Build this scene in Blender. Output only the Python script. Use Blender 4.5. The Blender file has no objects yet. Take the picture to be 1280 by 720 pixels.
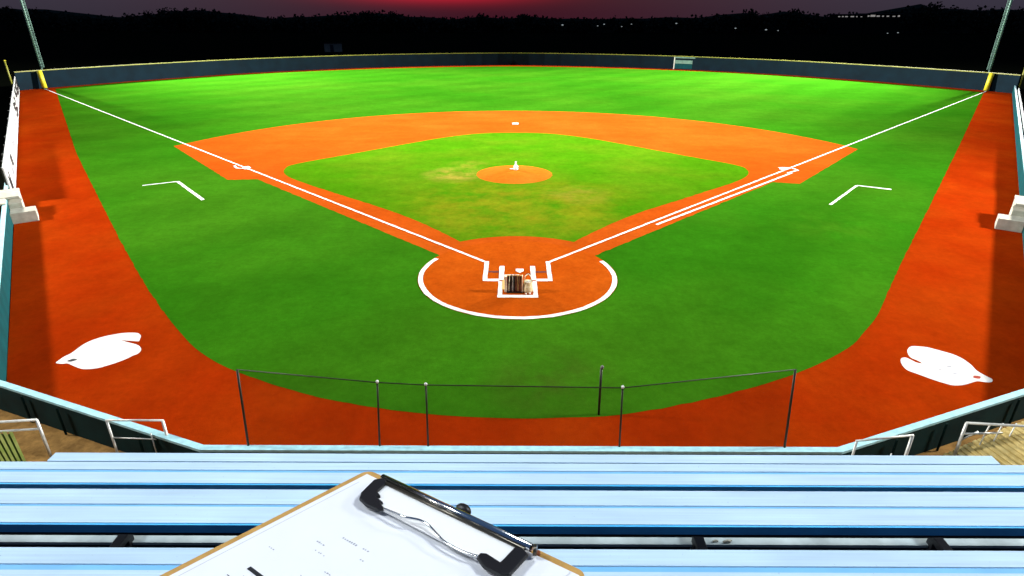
import bpy, bmesh, math, random
from mathutils import Vector, Matrix
from mathutils.geometry import tessellate_polygon
random.seed(7)
R=math.radians
scene=bpy.context.scene
COL=scene.collection

# ------------------------------------------------------------------ helpers
def tag(o,label=None,cat=None,group=None,kind=None):
    if label:o['label']=label
    if cat:o['category']=cat
    if group:o['group']=group
    if kind:o['kind']=kind
    return o
def empty(name,loc=(0,0,0),rz=0):
    o=bpy.data.objects.new(name,None);COL.objects.link(o);o.location=loc;o.rotation_euler=(0,0,rz);o.empty_display_size=.2
    return o
def copy_tree(o,parent=None):
    c=o.copy();COL.objects.link(c)
    if parent:c.parent=parent
    for ch in list(o.children):copy_tree(ch,c)
    return c
class MB:
    def __init__(s):s.bm=bmesh.new();s.mi=0
    def quad(s,pts):
        f=s.bm.faces.new([s.bm.verts.new(p) for p in pts]);f.material_index=s.mi;return f
    def box(s,x0,x1,y0,y1,z0,z1,mat=None):
        v=[Vector((x,y,z)) for x in(x0,x1) for y in(y0,y1) for z in(z0,z1)]
        if mat:v=[mat@p for p in v]
        v=[s.bm.verts.new(p) for p in v]
        for f in((0,1,3,2),(4,6,7,5),(0,4,5,1),(2,3,7,6),(0,2,6,4),(1,5,7,3)):
            g=s.bm.faces.new([v[i] for i in f]);g.material_index=s.mi
        return s
    def beam(s,a,b,w,h,up=(0,0,1)):
        a=Vector(a);b=Vector(b);d=(b-a);L=d.length;d.normalize();u=Vector(up)
        if abs(d.dot(u))>.99:u=Vector((0,1,0))
        r=d.cross(u).normalized();u=r.cross(d)
        m=Matrix((r,d,u)).transposed().to_4x4();m.translation=a
        return s.box(-w/2,w/2,0,L,-h/2,h/2,m)
    def tube(s,pts,r,n=8,r2=None,cap=True):
        pts=[Vector(p) for p in pts];rings=[]
        for i,p in enumerate(pts):
            d=(pts[min(i+1,len(pts)-1)]-pts[max(i-1,0)]).normalized()
            u=Vector((0,0,1)) if abs(d.z)<.95 else Vector((0,1,0))
            a=d.cross(u).normalized();b=a.cross(d)
            rr=r if r2 is None else r+(r2-r)*i/(len(pts)-1)
            rings.append([s.bm.verts.new(p+rr*(math.cos(2*math.pi*k/n)*a+math.sin(2*math.pi*k/n)*b)) for k in range(n)])
        for A,B in zip(rings,rings[1:]):
            for k in range(n):
                f=s.bm.faces.new([A[k],A[(k+1)%n],B[(k+1)%n],B[k]]);f.smooth=True;f.material_index=s.mi
        if cap:
            for g in(rings[0][::-1],rings[-1]):
                f=s.bm.faces.new(g);f.material_index=s.mi
        return s
    def lathe(s,prof,c=(0,0,0),n=20):
        rings=[]
        for r,z in prof:
            rings.append([s.bm.verts.new((c[0]+r*math.cos(2*math.pi*k/n),c[1]+r*math.sin(2*math.pi*k/n),c[2]+z)) for k in range(n)])
        for A,B in zip(rings,rings[1:]):
            for k in range(n):
                f=s.bm.faces.new([A[k],A[(k+1)%n],B[(k+1)%n],B[k]]);f.smooth=True;f.material_index=s.mi
        f=s.bm.faces.new(rings[0][::-1]);f=s.bm.faces.new(rings[-1])
        return s
    def poly(s,pts,z=0,thick=0):
        v3=[Vector((p[0],p[1],0)) for p in pts]
        tris=tessellate_polygon([v3])
        t=[s.bm.verts.new((p[0],p[1],z)) for p in pts]
        for a,b,c in tris:
            f=s.bm.faces.new([t[a],t[b],t[c]])
            f.normal_update()
            if f.normal.z<0:f.normal_flip()
        if thick:
            b_=[s.bm.verts.new((p[0],p[1],z-thick)) for p in pts]
            n=len(pts)
            for i in range(n):s.bm.faces.new([t[i],t[(i+1)%n],b_[(i+1)%n],b_[i]])
        return s
    def prism(s,pts,h,mat):
        """outline in local xy extruded 0..h, placed by matrix"""
        tris=tessellate_polygon([[Vector((p[0],p[1],0)) for p in pts]])
        t=[s.bm.verts.new(mat@Vector((p[0],p[1],h))) for p in pts]
        b=[s.bm.verts.new(mat@Vector((p[0],p[1],0))) for p in pts]
        for i in tris:
            s.bm.faces.new([t[k] for k in i]);s.bm.faces.new([b[k] for k in i][::-1])
        n=len(pts)
        for i in range(n):s.bm.faces.new([t[i],b[i],b[(i+1)%n],t[(i+1)%n]])
        return s
    def build(s,name,mat,parent=None,bevel=0,smooth=False,recalc=True):
        if recalc:bmesh.ops.recalc_face_normals(s.bm,faces=s.bm.faces[:])
        me=bpy.data.meshes.new(name);s.bm.to_mesh(me);s.bm.free()
        for m in(mat if isinstance(mat,(list,tuple)) else [mat]):me.materials.append(m)
        if smooth:
            for p in me.polygons:p.use_smooth=True
        o=bpy.data.objects.new(name,me);COL.objects.link(o)
        if parent:o.parent=parent
        if bevel:
            md=o.modifiers.new('bevel','BEVEL');md.width=bevel;md.segments=2;md.limit_method='ANGLE'
        return o
def struct(o):o['kind']='structure';return o
def catmull(pts,n=8,closed=False):
    out=[];N=len(pts)
    rng=range(N if closed else N-1)
    for i in rng:
        if closed:p=[pts[(i+k)%N] for k in(-1,0,1,2)]
        else:p=[pts[max(i-1,0)],pts[i],pts[i+1],pts[min(i+2,N-1)]]
        for j in range(n):
            t=j/n
            out.append(tuple(.5*((2*p[1][k])+(-p[0][k]+p[2][k])*t+(2*p[0][k]-5*p[1][k]+4*p[2][k]-p[3][k])*t*t+(-p[0][k]+3*p[1][k]-3*p[2][k]+p[3][k])*t**3) for k in(0,1)))
    if not closed:out.append(tuple(pts[-1]))
    return out
def rough(pts,amp=.02,step=.3,ymax=60):
    out=[];P=[Vector(p) for p in pts]
    for a,b in zip(P,P[1:]+P[:1]):
        L_=(b-a).length;n=max(1,int(L_/step)) if min(a.y,b.y)<ymax else 1
        d=(b-a).normalized() if L_>0 else Vector((1,0));nn=Vector((-d.y,d.x))
        for i in range(n):
            q=a.lerp(b,i/n)
            if n>1:q=q+nn*random.gauss(0,amp*.5)
            out.append((q.x,q.y))
    return out
def ribbon(pts,w,z,name,mat,jit=.012,step=.25,closed=False):
    """flat chalk strip with slightly ragged edges"""
    fine=[]
    P=[Vector(p) for p in pts]
    if closed:P.append(P[0])
    for a,b in zip(P,P[1:]):
        n=max(1,int((b-a).length/step))
        for i in range(n):fine.append(a.lerp(b,i/n))
    fine.append(P[-1])
    bm=bmesh.new();L=[]
    for i,p in enumerate(fine):
        d=(fine[min(i+1,len(fine)-1)]-fine[max(i-1,0)]).normalized();nn=Vector((-d.y,d.x))
        a=p+nn*(w/2+random.uniform(-jit,jit));b=p-nn*(w/2+random.uniform(-jit,jit))
        L.append((bm.verts.new((a.x,a.y,z)),bm.verts.new((b.x,b.y,z))))
    for A,B in zip(L,L[1:]):bm.faces.new([A[0],A[1],B[1],B[0]])
    m=MB();m.bm.free();m.bm=bm
    return struct(m.build(name,mat))

# ------------------------------------------------------------------ materials
def newmat(name):
    m=bpy.data.materials.new(name);m.use_nodes=True
    return m,m.node_tree.nodes,m.node_tree.links,m.node_tree.nodes['Principled BSDF']
def mat(name,c,rough=.6,metal=0,var=.12,scale=3,bump=0,bscale=40,spec=.4,c2=None,emit=None,es=0,obj=True):
    m,N,L,b=newmat(name)
    tc=N.new('ShaderNodeTexCoord');src=tc.outputs['Object']
    nz=N.new('ShaderNodeTexNoise');nz.inputs['Scale'].default_value=scale;nz.inputs['Detail'].default_value=5
    L.new(src,nz.inputs['Vector'])
    cr=N.new('ShaderNodeValToRGB');e=cr.color_ramp.elements
    e[0].position=.3;e[1].position=.7
    lo=[max(0,x*(1-var)) for x in c];hi=[min(1,x*(1+var)) for x in c] if c2 is None else c2
    e[0].color=(*lo,1);e[1].color=(*hi,1)
    L.new(nz.outputs['Fac'],cr.inputs['Fac']);L.new(cr.outputs['Color'],b.inputs['Base Color'])
    b.inputs['Roughness'].default_value=rough;b.inputs['Metallic'].default_value=metal
    b.inputs['Specular IOR Level'].default_value=spec
    if bump:
        n2=N.new('ShaderNodeTexNoise');n2.inputs['Scale'].default_value=bscale;n2.inputs['Detail'].default_value=6
        L.new(src,n2.inputs['Vector'])
        bp=N.new('ShaderNodeBump');bp.inputs['Strength'].default_value=bump;bp.inputs['Distance'].default_value=.02
        L.new(n2.outputs['Fac'],bp.inputs['Height']);L.new(bp.outputs['Normal'],b.inputs['Normal'])
    if emit:
        b.inputs['Emission Color'].default_value=(*emit,1);b.inputs['Emission Strength'].default_value=es
    return m
def ground_mat(name,base,patch,pscale,pamt,fine=.18,rough=.95,streak=None,bands=None,wear=None):
    """large-scale mottling, streaks along Y and fine grain"""
    m,N,L,b=newmat(name)
    tc=N.new('ShaderNodeTexCoord').outputs['Object']
    def noise(scale,detail=4,vec=None,rough_=.55):
        n=N.new('ShaderNodeTexNoise');n.inputs['Scale'].default_value=scale;n.inputs['Detail'].default_value=detail
        n.inputs['Roughness'].default_value=rough_;L.new(vec or tc,n.inputs['Vector']);return n.outputs['Fac']
    def ramp(f,p0,p1,v0=0,v1=1):
        r=N.new('ShaderNodeMapRange');r.inputs[1].default_value=p0;r.inputs[2].default_value=p1;r.inputs[3].default_value=v0;r.inputs[4].default_value=v1
        L.new(f,r.inputs[0]);return r.outputs[0]
    def mix(f,a,bb,bt='MIX'):
        x=N.new('ShaderNodeMix');x.data_type='RGBA';x.blend_type=bt
        if isinstance(f,(int,float)):x.inputs[0].default_value=f
        else:L.new(f,x.inputs[0])
        for s,v in((6,a),(7,bb)):
            if isinstance(v,tuple):x.inputs[s].default_value=(*v,1)
            else:L.new(v,x.inputs[s])
        return x.outputs[2]
    col=mix(ramp(noise(pscale,5),.42,.68,0,pamt),base,patch)
    for wx_,wy_,wr_,wa_,wc_ in(wear or []):
        # turf worn thin by play round a spot, broken up by noise
        vd=N.new('ShaderNodeVectorMath');vd.operation='DISTANCE';L.new(tc,vd.inputs[0]);vd.inputs[1].default_value=(wx_,wy_,0)
        f=ramp(vd.outputs['Value'],wr_,wr_*.35,0,1)
        x_=N.new('ShaderNodeMath');x_.operation='MULTIPLY';L.new(f,x_.inputs[0]);L.new(ramp(noise(1.1/wr_**.5,6,None,.65),.36,.62,0,wa_),x_.inputs[1])
        col=mix(x_.outputs[0],col,wc_)
    if streak:
        mp=N.new('ShaderNodeMapping');mp.inputs['Scale'].default_value=streak;L.new(tc,mp.inputs['Vector'])
        s=ramp(noise(1,4,mp.outputs[0]),.3,.7,.91,1.09)
        c=N.new('ShaderNodeCombineColor');[L.new(s,c.inputs[i]) for i in range(3)]
        col=mix(1.0,col,c.outputs[0],'MULTIPLY')
    for sc,am in((.9,fine*.9),(3.2,fine*.9)):
        s=ramp(noise(sc,6,None,.65),.3,.7,1-am,1+am)
        c=N.new('ShaderNodeCombineColor');[L.new(s,c.inputs[i]) for i in range(3)]
        col=mix(1.0,col,c.outputs[0],'MULTIPLY')
    g=noise(9,8,None,.7)
    s=ramp(g,.25,.75,1-fine,1+fine)
    c=N.new('ShaderNodeCombineColor');[L.new(s,c.inputs[i]) for i in range(3)]
    col=mix(1.0,col,c.outputs[0],'MULTIPLY')
    if bands:
        # mowing bands: grass laid alternately towards and away, subtle
        w=N.new('ShaderNodeTexWave');w.inputs['Scale'].default_value=bands[0];w.inputs['Distortion'].default_value=2.0;w.inputs['Detail'].default_value=2
        mp=N.new('ShaderNodeMapping');mp.inputs['Rotation'].default_value=(0,0,bands[2]);L.new(tc,mp.inputs['Vector']);L.new(mp.outputs[0],w.inputs['Vector'])
        s=ramp(w.outputs['Fac'],.2,.8,1-bands[1],1+bands[1])
        c=N.new('ShaderNodeCombineColor');[L.new(s,c.inputs[i]) for i in range(3)]
        col=mix(1.0,col,c.outputs[0],'MULTIPLY')
    L.new(col,b.inputs['Base Color']);b.inputs['Roughness'].default_value=rough;b.inputs['Specular IOR Level'].default_value=.0
    bp=N.new('ShaderNodeBump');bp.inputs['Strength'].default_value=.35;bp.inputs['Distance'].default_value=.03
    L.new(noise(22,8,None,.7),bp.inputs['Height']);L.new(bp.outputs['Normal'],b.inputs['Normal'])
    return m
M={}
M['night_ground']=mat('night_ground',(.004,.005,.003),1,scale=.05,spec=0)
M['sand']=ground_mat('sand',(.30,.17,.055),(.16,.09,.03),1.2,.8,.25)
M['track_clay']=ground_mat('track_clay',(.235,.018,.0010),(.27,.030,.0016),.18,.8,.10,streak=(.5,.12,1))
M['infield_clay']=ground_mat('infield_clay',(.335,.052,.004),(.365,.066,.006),.15,.9,.10,streak=(.15,.5,1))
M['mound_clay']=ground_mat('mound_clay',(.38,.105,.008),(.41,.12,.012),.5,.8,.10)
M['home_clay']=ground_mat('home_clay',(.335,.053,.003),(.36,.064,.004),.4,.9,.12)
M['dark_clay']=mat('dark_clay',(.09,.008,.003),.9)  # darker clay for the short strips beside the plate
M['grass_out']=ground_mat('grass_out',(.018,.106,.003),(.036,.128,.005),.05,.8,.12,wear=[(1,-8.2,2.4,.55,(.035,.05,.006)),(16.5,6.5,3.5,.3,(.05,.13,.006))],streak=(.10,.25,1),bands=(.045,.05,R(40)))
M['grass_in']=ground_mat('grass_in',(.040,.145,.002),(.09,.155,.005),.16,.6,.14,wear=[(0,10,9,.85,(.16,.155,.006)),(-4.2,17.6,2.6,.8,(.26,.20,.03)),(-3.5,20.5,1.8,.5,(.22,.19,.02)),(3.8,12.5,2.5,.6,(.22,.17,.02))],streak=(.12,.35,1))
M['chalk']=mat('chalk',(.66,.63,.56),.95,c2=(.82,.80,.76),scale=3)
M['white_paint']=mat('white_paint',(.56,.55,.50),.9,c2=(.74,.74,.71),scale=2.2)
M['rubber_white']=mat('rubber_white',(.82,.82,.80),.5,var=.04)
M['wall_pad']=mat('wall_pad',(.0010,.0085,.015),.8,spec=.1,var=.25,scale=.6)
M['wall_green']=mat('wall_green',(.002,.018,.017),.8,spec=.1,var=.35,scale=1.5,bump=.2)
M['wall_teal']=mat('wall_teal',(.002,.050,.055),.8,spec=.1,var=.2,scale=1.5)
M['cap_blue']=mat('cap_blue',(.35,.62,.66),.5,var=.15,scale=6)
M['yellow']=mat('yellow',(.55,.48,.02),.5,var=.15,scale=2)
M['yellow_cap']=mat('yellow_cap',(.20,.20,.02),.5,var=.2,scale=.4)
M['pole_grey']=mat('pole_grey',(.15,.26,.22),.5,.3,var=.25,scale=1)
M['dark_pipe']=mat('dark_pipe',(.03,.032,.02),.45,.6,var=.2)
M['net']=mat('net',(.012,.012,.008),.9,spec=0)
M['net'].node_tree.nodes['Principled BSDF'].inputs['Alpha'].default_value=.20
M['galv']=mat('galv',(.62,.63,.58),.45,.3,var=.15,scale=8)
M['cap_grey']=mat('cap_grey',(.16,.16,.13),.6)
M['concrete']=mat('concrete',(.38,.37,.30),.85,var=.22,scale=2.5,bump=.3)
M['plank']=mat('plank',(.66,.82,.94),.42,0,var=.05,scale=1.6,spec=.5)
def plank_mat():
    m,N,L,b=newmat('plank_aluminium')
    tc=N.new('ShaderNodeTexCoord').outputs['Object']
    def nz(sc,det,mp,lo,hi,a,z):
        M_=N.new('ShaderNodeMapping');M_.inputs['Scale'].default_value=mp;L.new(tc,M_.inputs['Vector'])
        n=N.new('ShaderNodeTexNoise');n.inputs['Scale'].default_value=sc;n.inputs['Detail'].default_value=det;L.new(M_.outputs[0],n.inputs['Vector'])
        r_=N.new('ShaderNodeMapRange');r_.inputs[1].default_value=lo;r_.inputs[2].default_value=hi;r_.inputs[3].default_value=a;r_.inputs[4].default_value=z;L.new(n.outputs['Fac'],r_.inputs[0]);return r_.outputs[0]
    streak=nz(1,5,(1.2,60,1),.3,.7,.88,1.06);blot=nz(1,4,(1.3,3,1),.35,.7,.90,1.05);speck=nz(60,3,(1,1,1),.69,.74,1,.72)
    cur=None
    for v in(streak,blot,speck):
        if cur is None:cur=v
        else:
            x=N.new('ShaderNodeMath');x.operation='MULTIPLY';L.new(cur,x.inputs[0]);L.new(v,x.inputs[1]);cur=x.outputs[0]
    c=N.new('ShaderNodeCombineColor');[L.new(cur,c.inputs[i]) for i in range(3)]
    x=N.new('ShaderNodeMix');x.data_type='RGBA';x.blend_type='MULTIPLY';x.inputs[0].default_value=1;x.inputs[6].default_value=(.50,.67,.81,1);L.new(c.outputs[0],x.inputs[7])
    L.new(x.outputs[2],b.inputs['Base Color']);b.inputs['Roughness'].default_value=.4;b.inputs['Specular IOR Level'].default_value=.4
    return m
M['plank']=plank_mat()
M['plank_shade_blue']=mat('plank_shade_blue',(.07,.46,.90),.5,0,var=.2,scale=2)  # sky-lit shade of the near plank faces, put into the colour
M['groove_blue']=mat('groove_blue',(.17,.44,.72),.5,0,var=.1,scale=3)
M['black_steel']=mat('black_steel',(.012,.014,.018),.5,.3)
M['footboard']=mat('footboard',(.46,.54,.54),.5,.2,var=.3,scale=4)
M['navy']=mat('navy',(.004,.010,.018),.7)
M['banner']=mat('banner',(.44,.46,.45),.6,var=.08,scale=1)
M['ink']=mat('ink',(.012,.013,.016),.6)
M['ink_grey']=mat('ink_grey',(.30,.31,.34),.7)
M['paper']=mat('paper',(.76,.77,.80),.75,var=.015,scale=30)
M['hardboard']=mat('hardboard',(.46,.25,.06),.6,c2=(.55,.32,.09),scale=60,bump=.1,bscale=500)
M['chrome']=mat('chrome',(.72,.72,.70),.16,1,var=.05)
M['wire_dark']=mat('wire_dark',(.10,.09,.07),.3,.8)
M['black_rubber']=mat('black_rubber',(.008,.008,.009),.45,var=.3)
M['reed']=mat('reed',(.50,.36,.10),.8,c2=(.62,.50,.20),scale=5)
M['reed_gap_shade']=mat('reed_gap_shade',(.10,.06,.02),.9)
M['green_slat']=mat('green_slat',(.26,.36,.04),.8,c2=(.42,.44,.12),scale=5)
M['green_gap_shade']=mat('green_gap_shade',(.07,.12,.015),.9)
M['bat_tan']=mat('bat_tan',(.55,.33,.12),.4,scale=3);M['bat_black']=mat('bat_black',(.02,.015,.012),.35)
M['bat_brown']=mat('bat_brown',(.28,.09,.035),.4);M['bat_cream']=mat('bat_cream',(.75,.72,.50),.5)
M['canvas']=mat('canvas',(.62,.46,.20),.85,c2=(.75,.66,.42),scale=14,bump=.4)
M['ball']=mat('ball',(.8,.76,.66),.6,var=.1,scale=20)
M['mat_tan']=mat('mat_tan',(.58,.33,.10),.8,var=.1,scale=6)
M['leaf']=mat('leaf',(.020,.026,.020),1,spec=0,var=.5,scale=.2)
M['bark']=mat('bark',(.012,.010,.008),.9)
M['bldg']=mat('bldg',(.008,.009,.009),.9,scale=.2,spec=0)
M['window_lit']=mat('window_lit',(.8,.8,.75),.5,emit=(1,.92,.80),es=.24)
M['lamp_lit']=mat('lamp_lit',(.8,.8,.8),.5,emit=(.9,1,.95),es=.28)
M['flood_lit']=mat('flood_lit',(.9,.9,.9),.5,emit=(.95,.98,1),es=12)
M['stencil_red']=mat('stencil_red',(.30,.03,.01),.8)

# ------------------------------------------------------------------ ground
CORN=(-14.6,-9.32)   # where the left side fence meets the angled wall behind the plate
FAR=(-71.27,67.16)
m=MB();m.quad([(-1500,-400,-.03),(1500,-400,-.03),(1500,1500,-.03),(-1500,1500,-.03)])
struct(m.build('ground',M['night_ground']))
m=MB();m.poly([(-60,-45),(60,-45),(60,-2),(30,10),(14.5,-9.2),(7.4,-12.4),(-7.4,-12.4),(-14.5,-9.2),(-30,10),(-60,-2)],-.015)
struct(m.build('sand_ground',M['sand']))
# fence line control points (outfield)
OUT=[(-71.27,67.16),(-69.6,70.6),(-60.5,84.0),(-48.3,97.6),(-27.2,110.8),(-.3,117.3),(26.6,110.8),(47.8,97.6),(60.2,84.0),(69.4,70.6),(71.17,66.39)]
OUTC=[OUT[0],OUT[1]]+catmull(OUT[1:-1],8)[1:-1]+[OUT[-2],OUT[-1]]
trk=[(-14.6,-9.32)]+OUTC+[(14.6,-9.4),(7.4,-12.32),(-7.4,-12.32)]
m=MB();m.poly(trk,0);struct(m.build('warning_track',M['track_clay']))
gin=[(-67.6,69.2),(-62.07,79.0),(-47.52,94.8),(-26.41,107.3),(-.3,113.9),(26.2,107.3),(47.1,94.8),(60.6,79.6),(67.9,67.9)]
near=[(68.18,68.28),(38.32,29.06),(23.45,9.67),(17.66,2.15),(14.6,-1.9),(13.2,-3.75),(12.07,-4.99),(10.95,-6.11),(8.71,-7.6),(5.83,-8.91),(2.89,-9.81),(1.11,-9.97),(-.2,-10.01),(-2.64,-9.81),(-5.74,-9.06),(-8.68,-7.71),(-10.41,-6.5),(-11.75,-5.15),(-13.12,-3.61),(-15.57,-.66),(-19.39,4.19),(-25.39,11.99),(-35.15,24.75),(-68.01,68.25)]
nearc=near[:3]+catmull(near[3:21],5)+near[21:]
m=MB();m.poly(rough(catmull(gin,6)+nearc[1:-1]),.006);struct(m.build('outfield_grass',M['grass_out']))
# infield skin
rad=29.7;arc=[]
for i in range(49):
    a=R(17+ (180-34)*i/48);arc.append((rad*math.cos(a)-.1,18.4+rad*math.sin(a)))
skin=[(18.6,15.35),(17.0,15.8),(3.3,2.0),(-3.3,2.0),(-17.3,16.15),(-19.2,15.95)]
m=MB();m.poly(rough([(28.3,26.7)]+arc[1:-1]+[(-28.6,27.2)]+skin[::-1],.03),.010);struct(m.build('infield_skin',M['infield_clay']))
# inner grass diamond
half=[(0.,33.9),(3.2,33.5),(6.4,31.4),(9.4,28.3),(12.9,24.4),(16.15,20.8),(16.5,19.2),(15.9,17.5),(14.4,15.7),(11.0,12.6),(7.2,9.2),(5.0,6.9),(2.75,4.1)]
right=catmull(half,5)
botarc=[(4.95*math.cos(a),.0+4.95*math.sin(a)) for a in[R(56+ (124-56)*i/12) for i in range(13)]]
botarc=[(x,y*.99) for x,y in botarc]
ing=right[:-1]+botarc+[(-x,y) for x,y in right[:-1]][::-1][:-1]
m=MB();m.poly(rough(ing,.03),.014);struct(m.build('infield_grass',M['grass_in']))
# home circle
m=MB();m.poly([(4.2*math.cos(R(a)),4.15*math.sin(R(a))) for a in range(0,360,5)],.018);struct(m.build('home_plate_circle',M['home_clay']))
# mound (raised dome)
m=MB();prof=[]
n=48;rings=[]
for r,z in[(2.62,.016),(2.3,.07),(1.8,.15),(1.2,.22),(.6,.25)]:
    rings.append([m.bm.verts.new((-.12+r*math.cos(2*math.pi*k/n)*random.uniform(.99,1.01),17.75+r*1.02*math.sin(2*math.pi*k/n),z)) for k in range(n)])
for A,B in zip(rings,rings[1:]):
    for k in range(n):m.bm.faces.new([A[k],A[(k+1)%n],B[(k+1)%n],B[k]])
m.bm.faces.new(rings[-1]);o=m.build('pitching_mound',M['mound_clay'],smooth=True);struct(o)

# ------------------------------------------------------------------ chalk
CH=M['chalk']
ribbon([(-1.42,1.42),(-69.2,69.2)],.14,.024,'foul_line',CH)
ribbon([(1.42,1.42),(69.0,69.0)],.14,.024,'foul_line',CH)
ribbon([(7.35,6.75),(19.35,18.35)],.16,.024,'running_lane_line',CH)
ribbon([(4.08*math.cos(R(a)),-.02+4.02*math.sin(R(a))) for a in range(153,388,5)],.20,.026,'home_circle_line',CH)
def box_lines(sx):
    w=.19
    ribbon([(sx*1.36,1.48),(sx*1.36,-.70)],w,.028,'batters_box_line',CH,.01)
    ribbon([(sx*1.26,-.60),(sx*.76,-.60)],.24,.028,'batters_box_line',CH,.01)
    ribbon([(sx*.67,.92),(sx*.67,-.62)],.21,.030,'batters_box_line',CH,.01)
    ribbon([(sx*1.24,.28),(sx*.78,.28)],.16,.026,'dark_clay_strip',M['dark_clay'],.02,.1)
box_lines(1);box_lines(-1)
for sx in(1,-1):ribbon([(sx*.70,-.74),(sx*.70,-2.1)],.17,.030,'catchers_box_line',CH,.01)
ribbon([(-.80,-2.20),(.80,-2.20)],.24,.032,'catchers_box_line',CH,.01)
ribbon([(-.55,-.12),(.10,-.12)],.2,.026,'catchers_box_line',CH,.01)
ribbon([(.36,.05),(.56,.05)],.12,.026,'dark_clay_strip',M['dark_clay'],.02,.1)
for pts in([(-24.05,14.45),(-22.31,15.49),(-18.61,11.19)],[(18.32,10.57),(22.14,14.96),(23.82,13.99)]):
    ribbon([pts[0],pts[1]],.15,.012,'coachs_box_line',CH);ribbon([pts[1],pts[2]],.20,.014,'coachs_box_line',CH)
ribbon([(-.70,-.74),(-.70,-.74001)],.01,.02,'catchers_box_line',CH) if False else None
ribbon([(-20.5,20.05),(-20.0,19.3),(-19.0,18.95)],.16,.028,'base_line_mark',CH)
ribbon([(19.0,18.3),(20.1,19.1),(19.9,19.9),(19.0,19.9)],.14,.028,'base_line_mark',CH)

# bases and plate
def base(x,y,rot,label,sz=.44):
    m=MB();s=sz/2;m.lathe([(.0001,.0)]+[(.0002,.0)],n=3) if False else None
    m.box(-s,s,-s,s,0,.08);o=m.build('base',M['rubber_white'],bevel=.02);o.location=(x,y,.016);o.rotation_euler=(0,0,R(rot))
    tag(o,label,'base','bases on the infield dirt')
base(19.15,19.35,45,'white first base beside the double chalk lines on the right')
base(0,38.75,0,'white second base alone on the far dirt behind the mound',.62)
base(-19.3,19.3,45,'white third base on the left foul line')
m=MB();m.poly([(-.17,.22),(.17,.22),(.17,0),(0,-.2),(-.17,0)],.02,.02);o=m.build('home_plate',M['rubber_white']);o.location=(.1,.36,.022)
tag(o,'white five-sided home plate between the two batter boxes','home plate')
m=MB();m.box(-.31,.31,-.08,.08,0,.04);o=m.build('pitching_rubber',M['rubber_white'],bevel=.01);o.location=(-.12,18.25,.245)
tag(o,'white pitching rubber set in top of the mound','pitching rubber')
# white jug standing on the mound
j=empty('water_jug',(-.02,18.0,.25));j.scale=(.78,.78,.85);tag(j,'small white jug with narrow neck standing on the mound','jug')
MB().lathe([(.10,0),(.17,.02),(.185,.06),(.18,.30),(.15,.36),(.07,.44)],n=20).build('jug_body',M['rubber_white'],j)
MB().lathe([(.06,.43),(.065,.46),(.065,.60),(.05,.62)],n=16).build('jug_neck',M['rubber_white'],j)
MB().lathe([(.075,.61),(.08,.62),(.08,.69),(.06,.70)],n=16).build('lid',M['white_paint'],j)
MB().tube([(.16,0,.30),(.25,0,.30),(.27,0,.18),(.25,0,.10),(.17,0,.10)],.016).build('handle',M['rubber_white'],j)

# bat rack and ball bag in the catcher's box
b=empty('bat_rack',(-.12,-1.85,.02));b.scale=(1,1,.84);tag(b,'black rack of upright bats standing in the chalked catcher box','bat rack')
m=MB();m.box(-.33,.31,-.06,.16,0,.05);m.build('base_tray',M['bat_black'],b,bevel=.008)
m=MB();m.box(-.30,.28,.14,.165,.05,.80);m.build('back_panel',M['bat_black'],b,bevel=.006)
m=MB();m.box(-.40,-.31,-.05,.17,.051,.84);m.build('side_panel',M['bat_cream'],b,bevel=.006)
m=MB();m.box(.29,.32,-.05,.17,.051,.84);m.build('side_panel',M['bat_cream'],b,bevel=.006)
m=MB();m.box(-.31,.29,.10,.17,.80,.83);m.build('top_rail',M['mat_tan'],b,bevel=.005)
for x,lean,mm in[(-.235,.05,'bat_cream'),(-.15,.03,'bat_black'),(-.08,.0,'galv'),(.0,0,'bat_black'),(.06,-.01,'bat_brown'),(.13,-.02,'bat_tan'),(.21,-.03,'bat_brown')]:
    z=[(.0,.018,.022),(.03,.03,.0),]
    pts=[(0,.018),(.02,.033),(.25,.033),(.42,.024),(.62,.013),(.80,.013),(.815,.022),(.83,.02)]
    bm=MB();bm.lathe([(r,zz) for zz,r in pts],n=12);o=bm.build('bat',M[mm],None)
    o.scale=(1,1,.84);o.location=(-.12+x-.0,-1.85+.02,.068);o.rotation_euler=(R(-5),lean,0)
    o['label']={-.235:'cream bat at left end of the rack',-.15:'black bat second from the left in the rack',-.08:'silver grey bat third from the left in the rack',.0:'black bat in the middle of the rack',.06:'brown bat just right of the middle black bat',.13:'tan bat between the two brown bats',.21:'brown bat at right end of the rack'}[x]
    o['category']='bat';o['group']='bats standing in the rack'
m=MB();m.box(-.22,.22,-.22,.22,0,.03);o=m.build('foam_pad',M['mat_tan'],bevel=.01);o.location=(-.55,-1.1,.02);o.scale=(.35,2.2,1)
tag(o,'narrow tan foam pad lying left of the bat rack','pad')
g=empty('ball_bag',(.40,-1.75,.02));tag(g,'cream canvas bag open over baseballs right of the bat rack','bag')
MB().lathe([(.12,0),(.19,.03),(.21,.15),(.19,.32),(.15,.42),(.17,.46),(.15,.45),(.10,.38)],n=18).build('sack',M['canvas'],g)
MB().tube([(-.14,0,.44),(-.10,.05,.66),(.02,.08,.74),(.12,.05,.64),(.15,0,.44)],.02).build('strap',M['bat_cream'],g)
bp=None
for k in range(7):
    a=k*2*math.pi/6;r=.085 if k<6 else 0
    x,y,z=.40+r*math.cos(a),-1.75+r*math.sin(a),.44+(.03 if k==6 else 0)
    if bp is None:
        bm=bmesh.new();bmesh.ops.create_uvsphere(bm,u_segments=12,v_segments=8,radius=.037)
        mb=MB();mb.bm.free();mb.bm=bm;bp=mb.build('baseball',M['ball'],smooth=True);o=bp
    else:o=bp.copy();COL.objects.link(o)
    o.location=(x,y,z);tag(o,'white baseball among those in the mouth of the cream bag','ball','baseballs in the cream bag')
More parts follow.
